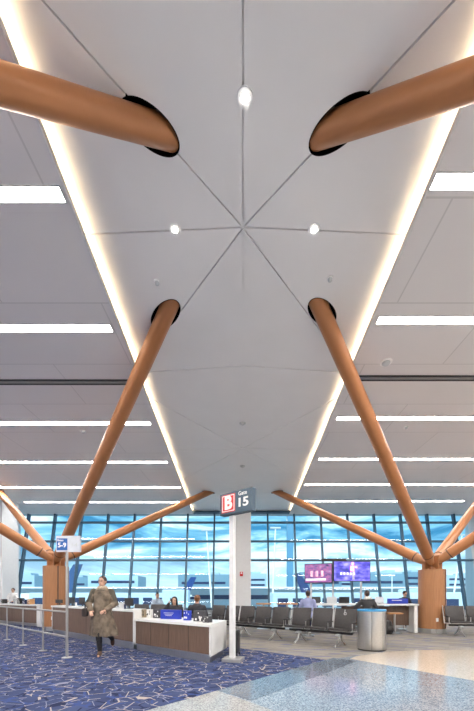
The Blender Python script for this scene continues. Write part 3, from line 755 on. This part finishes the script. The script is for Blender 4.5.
def person(label, loc, rz, H, pose, top, legs, hairm, hair='short', skinm=None, vox=.014, shoes=None, coat=None, head_tilt=(0, 0)):
    skinm = skinm or SKIN; k = H/1.7
    t = thing('person', label, 'person', loc, rz)
    P = {'pelvis': (0, 0, .93), 'spine': (0, .0, 1.12), 'chest': (0, .0, 1.29), 'neck': (0, .0, 1.43), 'skull': (0, -.01, 1.50)}
    for s, c in ((-1, 'L'), (1, 'R')):
        P['sh'+c] = (s*.17, .0, 1.37); P['el'+c] = (s*.215, .02, 1.10); P['wr'+c] = (s*.22, -.04, .86)
        P['hip'+c] = (s*.09, 0, .90); P['kn'+c] = (s*.1, -.02, .49); P['an'+c] = (s*.1, .02, .09); P['toe'+c] = (s*.11, -.16, .035)
    P.update(pose); P = {a: V(b)*k for a, b in P.items()}
    def nd(sc, names, add=0): return {n: (P[n], sc[n] if not isinstance(sc[n], tuple) else sc[n]) for n in names}
    R = {'pelvis': .125, 'spine': .105, 'chest': .125, 'neck': .052, 'skull': .05}
    for c in 'LR': R.update({'sh'+c: .06, 'el'+c: .042, 'wr'+c: .028, 'hip'+c: .085, 'kn'+c: .055, 'an'+c: .04, 'toe'+c: .035})
    R = {a: r*k for a, r in R.items()}
    ED = [('pelvis', 'spine'), ('spine', 'chest'), ('chest', 'neck'), ('neck', 'skull')]
    for c in 'LR': ED += [('chest', 'sh'+c), ('sh'+c, 'el'+c), ('el'+c, 'wr'+c), ('pelvis', 'hip'+c), ('hip'+c, 'kn'+c), ('kn'+c, 'an'+c), ('an'+c, 'toe'+c)]
    b = MB(); el = [(P['chest']+V((0, 0, .02))*k, (.155*k, .10*k, .15*k)), (P['pelvis'], (.15*k, .115*k, .12*k)), (P['spine'], (.125*k, .095*k, .12*k))]
    RB = dict(R); RB['chest'] = .095*k; RB['spine'] = .095*k; RB['pelvis'] = .10*k; RB['shL'] = RB['shR'] = .052*k; RB['toeL'] = RB['toeR'] = .022*k; RB['anL'] = RB['anR'] = .032*k
    hull(b, {n: (P[n], RB[n]) for n in P}, ED, el)
    # head
    hc = P['skull']+V((0, -.012, .085))*k
    Mh = Matrix.Translation(hc) @ Matrix.Rotation(head_tilt[1], 4, 'Z') @ Matrix.Rotation(head_tilt[0], 4, 'X') @ Matrix.Scale(k, 4)
    b.ball((0, .01, .02), (.075, .092, .092), 20, 14, Mh); b.ball((0, -.025, -.045), (.054, .062, .068), 18, 12, Mh)
    b.ball((0, -.098, -.012), (.012, .02, .022), 10, 8, Mh); b.ball((0, -.088, .012), (.009, .014, .03), 10, 8, Mh)
    for s in (-1, 1): b.ball((s*.076, .012, -.005), (.012, .02, .032), 10, 8, Mh)
    b.ball((0, -.080, -.055), (.024, .012, .008), 10, 8, Mh)
    # hands
    for s, c in ((-1, 'L'), (1, 'R')):
        w = P['wr'+c]; d = (w-P['el'+c]).normalized()
        side = d.cross(V((0, 1, 0)));
        if side.length < .1: side = V((1, 0, 0))
        side.normalize(); nrm = side.cross(d)
        nodes = {'w': (w, .026*k), 'p': (w+d*.05*k, .034*k)}; eds = [('w', 'p')]
        b.mesh(skin_mesh({'w': (w, .026*k), 'm': (w+d*.045*k, (.036*k, .02*k)), 'e': (w+d*.085*k, (.036*k, .018*k))}, [('w', 'm'), ('m', 'e')], 'w'))
        for i, ln in enumerate((.062, .075, .07, .055)):
            f0 = w+d*.075*k+side*(.028-.0185*i)*k; f1 = f0+d*ln*.5*k+nrm*.008*k; f2 = f1+d*ln*.4*k+nrm*.025*k
            b.tube([f0, f1, f2], .0088*k, 8); b.ball(f2, (.0088*k,)*3, 8, 6)
        th0 = w+d*.02*k+side*.025*k; th1 = th0+d*.03*k+side*.03*k; th2 = th1+d*.03*k+side*.004*k
        b.tube([th0, th1, th2], .0105*k, 8); b.ball(th2, (.0105*k,)*3, 8, 6)
    body = remeshed(b, vox*k, 'body', skinm, t)
    # face detail inside the body mesh
    fm = MB(); fm.mesh(body.data)
    k0 = len(fm.b.faces)
    for s in (-1, 1):
        fm.ball((s*.029, -.083, .012), (.012, .007, .007), 10, 8, Mh); fm.ball((s*.03, -.086, .03), (.018, .005, .0035), 10, 6, Mh)
    k1 = len(fm.b.faces)
    fm.ball((0, -.090, -.055), (.020, .006, .004), 10, 6, Mh)
    fm.b.faces.ensure_lookup_table()
    for f in fm.b.faces[k0:k1]: f.material_index = 1
    for f in fm.b.faces[k1:]: f.material_index = 2
    for f in fm.b.faces: f.smooth = True
    fm.b.to_mesh(body.data); fm.b.free()
    body.data.materials.append(mat('eye_dark', (.02, .015, .012), .3)); body.data.materials.append(mat('lips', (.4, .12, .1), .5))
    # clothes
    def grow(names, inc, cut=None):
        n = {a: (P[a], R[a]*1.12+inc*k) for a in names}
        e = [x for x in ED if x[0] in names and x[1] in names]
        return n, e
    tn = ['pelvis', 'spine', 'chest', 'shL', 'shR', 'elL', 'elR', 'wrL', 'wrR']
    n, e = grow(tn, .018); n['shL'] = (P['shL'], .075*k); n['shR'] = (P['shR'], .075*k); n['pelvis'] = (P['pelvis']+V((0, 0, .02))*k, .14*k)
    for c in 'LR': n['wr'+c] = (P['wr'+c]*.96+P['el'+c]*.04, .04*k)
    n['nk'] = (P['chest']*.35+P['neck']*.65, .075*k); e += [('chest', 'nk')]
    for q in ('chest', 'spine', 'pelvis'): n[q] = (n[q][0], .115*k)
    remeshed(hull(MB(), n, e, [(c, tuple(x+.022*k for x in rd)) for c, rd in el]), .014*k, 'jacket' if coat is None else 'sweater', top, t)
    ln = ['pelvis', 'hipL', 'hipR', 'knL', 'knR', 'anL', 'anR']
    n, e = grow(ln, .008)
    for c in 'LR': n['an'+c] = (P['an'+c]*.9+P['kn'+c]*.1, .05*k)
    remeshed(hull(MB(), n, e, [(P['pelvis'], (.165*k, .13*k, .12*k))]), .014*k, 'trousers', legs, t)
    shm = shoes or BLK
    for c in 'LR':
        a = P['an'+c]; q = P['toe'+c]; d = (q-a)
        bt = MB().mesh(skin_mesh({'a': (a+V((0, 0, .05*k)), .05*k), 'b': (a, .05*k), 'c': (a*.35+q*.65, .05*k), 'd': (q, .04*k)}, [('a', 'b'), ('b', 'c'), ('c', 'd')], 'a')).ball(a+V((0, .03*k, -.03*k)), (.04*k, .04*k, .045*k), 12, 8)
        remeshed(bt, .012*k, 'shoe', shm, t)
    # hair
    h = MB()
    h.ball((0, .022, .034), (.084, .094, .090), 20, 14, Mh)
    if hair == 'long':
        h.ball((0, .055, -.04), (.088, .055, .10), 18, 12, Mh); h.ball((-.06, .03, -.09), (.035, .05, .12), 14, 10, Mh); h.ball((.06, .03, -.09), (.035, .05, .12), 14, 10, Mh)
        h.ball((-.07, .0, .0), (.022, .05, .08), 14, 10, Mh); h.ball((.07, .0, .0), (.022, .05, .08), 14, 10, Mh)
    elif hair == 'tied': h.ball((0, .10, .06), (.035, .035, .035), 12, 8, Mh); h.ball((0, .05, -.02), (.07, .05, .06), 14, 10, Mh)
    else: h.ball((0, .055, -.01), (.07, .045, .06), 14, 10, Mh)
    remeshed(h, .01*k, 'hair', hairm, t)
    if coat: coat(t, P, k, Mh)
    return t
def seated(dz=-.41, arms='lap', kz=.52):
    p = {'pelvis': (0, 0, .93+dz), 'spine': (0, -.01, 1.12+dz), 'chest': (0, -.03, 1.29+dz), 'neck': (0, -.03, 1.43+dz), 'skull': (0, -.05, 1.50+dz)}
    for s, c in ((-1, 'L'), (1, 'R')):
        p['sh'+c] = (s*.17, -.02, 1.36+dz); p['hip'+c] = (s*.09, -.02, .91+dz); p['kn'+c] = (s*.12, -.42, kz+.01); p['an'+c] = (s*.12, -.38, kz-.42); p['toe'+c] = (s*.12, -.54, kz-.475)
        p['el'+c] = (s*.24, -.10, 1.12+dz); p['wr'+c] = (s*.12, -.32, 1.06+dz)
    return p
HAIRB = mat('hair_black', (.015, .012, .012), .5); HAIRBR = mat('hair_brown', (.20, .09, .04), .5); HAIRD = mat('hair_dark', (.05, .03, .025), .5)
KHAKI = mat('khaki_coat', (.17, .135, .10), .85, var=.5, scale=9, bump=.3)
# walking person
wp = floor_pt(102.5, 656.5)
pose = {'skull': (0, -.02, 1.50), 'hipL': (-.08, 0, .9), 'knL': (-.06, -.10, .49), 'anL': (-.04, -.06, .10), 'toeL': (-.05, -.22, .04),
        'hipR': (.09, 0, .9), 'knR': (.13, -.06, .50), 'anR': (.16, .30, .32), 'toeR': (.16, .36, .17),
        'elL': (-.26, -.02, 1.12), 'wrL': (-.20, -.20, .98), 'elR': (.26, -.04, 1.12), 'wrR': (.10, -.24, 1.0)}
def long_coat(t, P, k, Mh):
    MB().loft([((.03*k, .05*k, .44*k), .27*k, .25*k, .14), ((.02*k, .03*k, .60*k), .255*k, .23*k, .10), ((0, .01*k, .78*k), .225*k, .20*k, .07), ((0, 0, .97*k), .185*k, .165*k, .04), ((0, 0, 1.12*k), .175*k, .15*k, .03), ((0, 0, 1.28*k), .19*k, .15*k, .02), ((0, 0, 1.38*k), .175*k, .125*k, .01), ((0, 0, 1.45*k), .12*k, .08*k, .0)], 40).build('coat', KHAKI, t, True, angle=80)
    n = {}; e = []
    for s, c in ((-1, 'L'), (1, 'R')):
        n['s'+c] = (P['sh'+c]-V((0, 0, .02*k)), .076*k); n['e'+c] = (P['el'+c], .065*k); n['w'+c] = (P['wr'+c]*.95+P['el'+c]*.05, .055*k); e = [('s'+c, 'e'+c), ('e'+c, 'w'+c)]
        remeshed(hull(MB(), {q: n[q] for q in ('s'+c, 'e'+c, 'w'+c)}, e), .014, 'coat_sleeve', KHAKI, t)
    MB().loft([((0, -.01*k, 1.40*k), .13*k, .12*k, .04), ((0, -.02*k, 1.44*k), .12*k, .125*k, .05), ((0, -.02*k, 1.48*k), .09*k, .10*k, .04), ((0, -.01*k, 1.50*k), .07*k, .08*k, .0)], 32).build('scarf', mat('scarf_tan', (.42, .34, .25), .9, var=.3, scale=30), t, True, angle=80)
person('person in khaki coat, tan scarf and black leggings walking past the counters', (wp.x, wp.y, .004), .25, 1.665, pose, mat('olive_knit', (.1, .09, .07), .9), mat('black_leggings', (.012, .012, .015), .7), HAIRD, 'tied', vox=.009, shoes=mat('brown_boot', (.10, .055, .035), .6), coat=long_coat, head_tilt=(0, -.3))
t = thing('handbag', 'dark handbag at the hip of the walking person', 'bag', (wp.x-.285, wp.y-.16, 0), .3)
MB().box((0, 0, .93), (.10, .24, .17), bev=.03).build('body', mat('bag_dark', (.035, .025, .025), .6), t, True)
MB().tube([(0, -.07, 1.0), (0, -.05, 1.10), (.03, 0, 1.18), (0, .05, 1.10), (0, .07, 1.0)], .008).build('strap', BLK, t)

# phoning woman and the man beside her
ps = seated(); ps['elL'] = (-.30, -.10, .86); ps['wrL'] = (-.155, -.06, 1.10)
wx = at(175, 9.1)
person('long black haired woman in black jacket holding a phone to her ear', (wx, 9.1, .0), -.1, 1.62, ps, mat('black_jacket', (.018, .018, .025), .7), DKB, HAIRB, 'long', head_tilt=(.05, .1))
k_ = 1.62/1.7; Rw = Matrix.Translation((wx, 9.1, 0)) @ Matrix.Rotation(-.1, 4, 'Z')
pp = Rw @ (V((-.108, -.075, 1.185))*k_)
tag(MB().box((0, 0, 0), (.012, .07, .14), bev=.004).build('phone', BLK, loc=pp), 'black phone held against the ear of the seated woman', 'phone')
stool(wx, 9.13, 'low dark stool under the phoning woman', .345, BLK, .40)
mx_ = at(197, 9.0)
person('man with short brown hair in dark grey top seen from behind', (mx_, 9.0, .0), PI, 1.68, seated(), mat('dark_grey_knit', (.045, .045, .055), .85), DKB, HAIRBR, 'short')
stool(mx_, 8.97, 'low dark stool under the brown haired man', .36, BLK, .40)
# clerk at far left
person('clerk in a white shirt behind the far left counter', (at(12, 16.0)+.02, 16.05, .004), .2, 1.58, {'elL': (-.23, -.06, 1.12), 'elR': (.23, -.06, 1.12), 'wrL': (-.14, -.26, 1.05), 'wrR': (.14, -.26, 1.05)}, mat('white_shirt', (.75, .75, .76), .7), DKB, HAIRD, 'short', vox=.018)
# around the work table
stool(at(308, 10.6), 10.57, 'dark stool under the man in the lavender shirt', .50, BLK, .40)
person('man in a lavender shirt seated below the left television, back turned', (at(308, 10.6), 10.6, 0), PI*.95, 1.66, seated(-.26, kz=.60), mat('lavender_shirt', (.36, .40, .66), .8), DKB, HAIRD, 'short', vox=.018)
hp = seated(-.26, kz=.60); hp['elL'] = (-.34, -.14, .88); hp['elR'] = (.34, -.14, .88)
def hood(t, P, k, Mh):
    MB().loft([((0, .03*k, 1.165*k), .13*k, .10*k, .03), ((0, .04*k, 1.21*k), .12*k, .10*k, .04), ((0, .04*k, 1.25*k), .08*k, .07*k, .03)], 28).build('hood', mat('white_hood', (.7, .7, .68), .85), t, True, angle=80)
person('man in a charcoal top with a white hood seated at the work table, back turned', (at(367.5, 10.3), 10.3, 0), PI, 1.66, hp, mat('charcoal_top', (.055, .055, .06), .85), DKB, HAIRD, 'short', coat=hood)
stool(at(367.5, 10.3), 10.27, 'dark stool under the man in the white hood', .50, BLK, .40)
person('man in dark clothes looking down behind the blue sign of the work table', (at(404, 12.4), 12.4, 0), .1, 1.62, seated(-.22, kz=.63), mat('navy_top', (.02, .02, .035), .8), DKB, HAIRB, 'short', vox=.018, head_tilt=(.3, 0))
stool(at(404, 12.4), 12.43, 'dark stool under the man behind the blue sign', .515, BLK, .40)
person('man in a pale blue shirt seated far behind the low desk near the windows', (at(157, 14.2), 14.2, 0), .6, 1.7, seated(-.35), mat('pale_blue_shirt', (.4, .5, .62), .8), DKB, HAIRD, 'short', vox=.02)
stool(at(157, 14.2), 14.2, 'plain stool under the man far behind the low desk', .415, BLK, .42)

# ------------------------------------------------------------------ outdoors
GZ = -4.5
MB().box((0, 270, GZ-.1), (900, 500, .2)).build('ground', mat('concrete_apron', (.36, .38, .40), .85, var=.15, scale=.15), kind='structure')
def airliner(label, loc, rz, tail=(.02, .06, .22), s=1.0):
    t = thing('airliner', label, 'airplane', loc, rz)
    w = mat('aircraft_white', (.72, .76, .8), .35)
    tm = mat('tail_%d' % int(tail[2]*100), tail, .35)
    rings = []
    for x, r, dz in ((-17, .25, 1.2), (-15, .9, .9), (-11, 1.6, .35), (-6, 1.95, 0), (10, 1.95, 0), (13.5, 1.75, -.05), (15.6, 1.1, -.25), (16.6, .3, -.4)):
        rings.append((x*s, r*s, (4.0+dz)*s))
    b = MB(); n = 24; R = []
    for x, r, z in rings: R.append([b.b.verts.new((x, r*math.cos(a), z+r*math.sin(a))) for a in [2*PI*i/n for i in range(n)]])
    for p, q in zip(R, R[1:]):
        for i in range(n): b.b.faces.new((p[i], p[(i+1) % n], q[(i+1) % n], q[i]))
    b.b.faces.new(R[0]); b.b.faces.new(R[-1][::-1]); b.build('fuselage', w, t, True)
    for sy in (-1, 1):
        Mx = Matrix.Scale(s, 4)
        wg = MB().prism([(3, sy*1.2), (-2.5, sy*1.2), (-5.5, sy*16), (-3.8, sy*16)], 2.9, 3.2, Mx).build('wing', w, t)
        MB().prism([(-13.2, sy*.5), (-16, sy*.5), (-17.5, sy*6), (-16, sy*6)], 5.0, 5.15, Mx).build('tailplane', w, t)
        MB().cyl(V((3.4, sy*5.5, 2.0))*s, V((-.2, sy*5.5, 2.1))*s, 1.0*s, .75*s, 24).build('engine', tm, wg, True)
        c = MB()
        for k in range(26): c.box(((-9+k*.8)*s, sy*1.92*s, 4.45*s), (.28*s, .12*s, .36*s))
        c.build('cabin_windows', DKB, t)
    MB().prism([(-12.2, 5.4), (-15.9, 5.6), (-18.6, 11.6), (-16.6, 11.6)], -.14, .14, Matrix.Scale(s, 4) @ Matrix.Rotation(PI/2, 4, 'X')).build('tail_fin', tm, t)
    for x, y in ((12, 0), (-1, 2.6), (-1, -2.6)): MB().cyl(V((x, y, .5))*s, V((x, y, 3.0))*s, .12*s, n=10).cyl(V((x, y-.25, .5))*s, V((x, y+.25, .5))*s, .5*s, n=16).build('landing_gear', STEEL, t)
    return t
airliner('white airliner with dark blue tail parked outside, seen behind the low desk', (at(140, 110), 110, GZ), PI+.3)
airliner('white airliner with dark blue tail outside, seen right of the white column', (at(352, 100), 100, GZ), .25, (.02, .05, .16))
airliner('white airliner outside, seen left of the walking person', (at(6, 70), 70, GZ), 2.9, (.03, .08, .2))
def jet_bridge(label, x, y, rz, L=20):
    t = thing('jet_bridge', label, 'jet bridge', (x, y, GZ), rz)
    w = mat('bridge_white', (.55, .66, .74), .5)
    MB().box((0, 0, 4.7), (L, 2.6, 2.5), bev=.1).build('tunnel', w, t)
    b = MB()
    for k in range(int(L/1.6)): b.box((-L/2+1+k*1.6, -1.31, 4.9), (1.1, .06, .9))
    b.build('tunnel_windows', DKB, t)
    MB().box((L/2+1.2, 0, 4.8), (3.2, 3.6, 3.1), bev=.15).build('cab', w, t)
    for x_ in (-L*.4, L*.35):
        MB().box((x_, 0, 1.75), (.5, 1.8, 3.5)).build('support', FRAME, t)
    MB().cyl((L/2+.5, 0, 0), (L/2+.5, 0, 3.4), .4, n=16).build('lift_column', FRAME, t)
jet_bridge('pale jet bridge outside the windows behind the televisions', at(345, 36), 37, .12, 16)
jet_bridge('pale jet bridge outside, seen right of the right tan column', at(455, 30), 32, -.2, 14)
jet_bridge('pale jet bridge outside, seen left of the low desk', at(95, 40), 42, .1, 16)
def mast(x, y, h, lean_, label, r=.16):
    t = thing('light_mast', label, 'light mast', (x, y, GZ))
    top = V((lean_, 0, h))
    MB().cyl((0, 0, 0), top, r, r*.6, 14).build('mast', SIGNW, t, True)
    MB().box(top, (1.4, .4, .25), bev=.05).build('lamp_head', PALEG, t)
mast(at(271, 45), 45, 4.5+zat(528, 45), .6, 'white light mast outside, just right of the white column')
mast(at(214, 45), 45, 4.5+zat(530, 45), -1.0, 'white light mast outside, just left of the white column')
mast(at(392, 80), 80, 4.5+zat(575, 80), 0, 'short light mast outside between the work table and right column')
mast(at(450, 70), 70, 4.5+zat(535, 70), 2.5, 'light mast outside, seen right of the right column', .2)
t = thing('control_tower', 'tall blue grey tower outside, seen right of the white column', 'tower', (at(290, 155), 155, GZ))
MB().box((0, 0, 25), (2.8, 2.8, 50)).build('shaft', mat('tower_blue', (.10, .26, .40), .6), t)
MB().lathe([(2.4, 0), (3.4, 3), (3.4, 3.3), (1.5, 4)], 12, (0, 0, 50)).build('cab', mat('tower_blue', (.10, .26, .40), .6), t)
rnd = random.Random(3)
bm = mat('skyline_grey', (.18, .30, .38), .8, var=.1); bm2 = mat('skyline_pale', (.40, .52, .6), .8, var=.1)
wherex = [(24, 'far left'), (75, 'left of the walking person'), (118, 'right of the walking person'), (205, 'behind the seated man'), (252, 'right of the white column'), (318, 'above the lavender shirted man'), (345, 'below the televisions'), (377, 'right of the televisions'), (386, 'above the blue sign'), (412, 'left of the right column'), (460, 'right of the right column')]
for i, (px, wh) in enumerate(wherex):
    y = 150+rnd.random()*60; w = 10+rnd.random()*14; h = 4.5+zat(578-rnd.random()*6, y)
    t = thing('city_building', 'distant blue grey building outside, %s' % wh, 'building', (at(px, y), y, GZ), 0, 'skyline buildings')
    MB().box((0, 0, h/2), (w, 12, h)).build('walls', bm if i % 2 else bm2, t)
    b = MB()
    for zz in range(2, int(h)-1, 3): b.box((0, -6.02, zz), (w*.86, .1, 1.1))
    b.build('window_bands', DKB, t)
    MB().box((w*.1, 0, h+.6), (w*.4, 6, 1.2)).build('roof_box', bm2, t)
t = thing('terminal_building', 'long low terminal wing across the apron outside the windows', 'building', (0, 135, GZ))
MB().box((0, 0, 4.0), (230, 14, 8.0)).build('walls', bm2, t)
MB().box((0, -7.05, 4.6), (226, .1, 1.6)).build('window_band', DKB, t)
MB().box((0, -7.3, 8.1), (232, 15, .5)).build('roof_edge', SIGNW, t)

# ------------------------------------------------------------------ world
w = bpy.data.worlds.new('World'); SC.world = w; w.use_nodes = True; wt = w.node_tree; g = G(wt)
bg = wt.nodes['Background']
tc = g.n('ShaderNodeTexCoord'); mp = g.n('ShaderNodeMapping'); mp.inputs['Scale'].default_value = (1.2, 1.2, 5.5); g.l(tc.outputs['Generated'], mp.inputs['Vector'])
n = g.n('ShaderNodeTexNoise'); n.inputs['Scale'].default_value = 3.4; n.inputs['Detail'].default_value = 6; n.inputs['Roughness'].default_value = .6; n.inputs['Distortion'].default_value = .6
g.l(mp.outputs[0], n.inputs['Vector'])
r = g.n('ShaderNodeValToRGB'); e = r.color_ramp.elements
e[0].position = .38; e[0].color = (.06, .28, .50, 1); e[1].position = .62; e[1].color = (1.15, 1.15, 1.15, 1)
x = e.new(.5); x.color = (.32, .66, .88, 1)
g.l(n.outputs['Fac'], r.inputs['Fac']); sx = g.n('ShaderNodeSeparateXYZ'); g.l(tc.outputs['Generated'], sx.inputs[0])
hz = g.n('ShaderNodeMapRange'); hz.inputs['From Min'].default_value = .0; hz.inputs['From Max'].default_value = .14; hz.inputs['To Min'].default_value = .75; hz.inputs['To Max'].default_value = .0
g.l(sx.outputs[2], hz.inputs[0]); g.l(g.mix(hz.outputs[0], r.outputs['Color'], (1.05, 1.12, 1.15)), bg.inputs['Color']); bg.inputs['Strength'].default_value = 1.07
sl = bpy.data.lights.new('sun', 'SUN'); sl.energy = 4.5; sl.angle = .02; sl.color = (1, .95, .88)
so = bpy.data.objects.new('sun', sl); COL.objects.link(so); so.rotation_euler = (math.radians(38), 0, math.radians(-25))

# ------------------------------------------------------------------ camera
cam = bpy.data.cameras.new('camera'); co = bpy.data.objects.new('camera', cam); COL.objects.link(co); SC.camera = co
cam.sensor_fit = 'HORIZONTAL'; cam.sensor_width = 24; cam.lens = 24*F/474
co.location = (0, 0, HC); co.rotation_euler = (PI/2, 0, 0)
cam.shift_x = -(CX-237)/474; cam.shift_y = (HY-355.5)/474
cam.clip_end = 1000
SC.view_settings.view_transform = 'Standard'; SC.view_settings.look = 'None'; SC.view_settings.gamma = 1; SC.view_settings.use_curve_mapping = False
SC.view_settings.exposure = .47
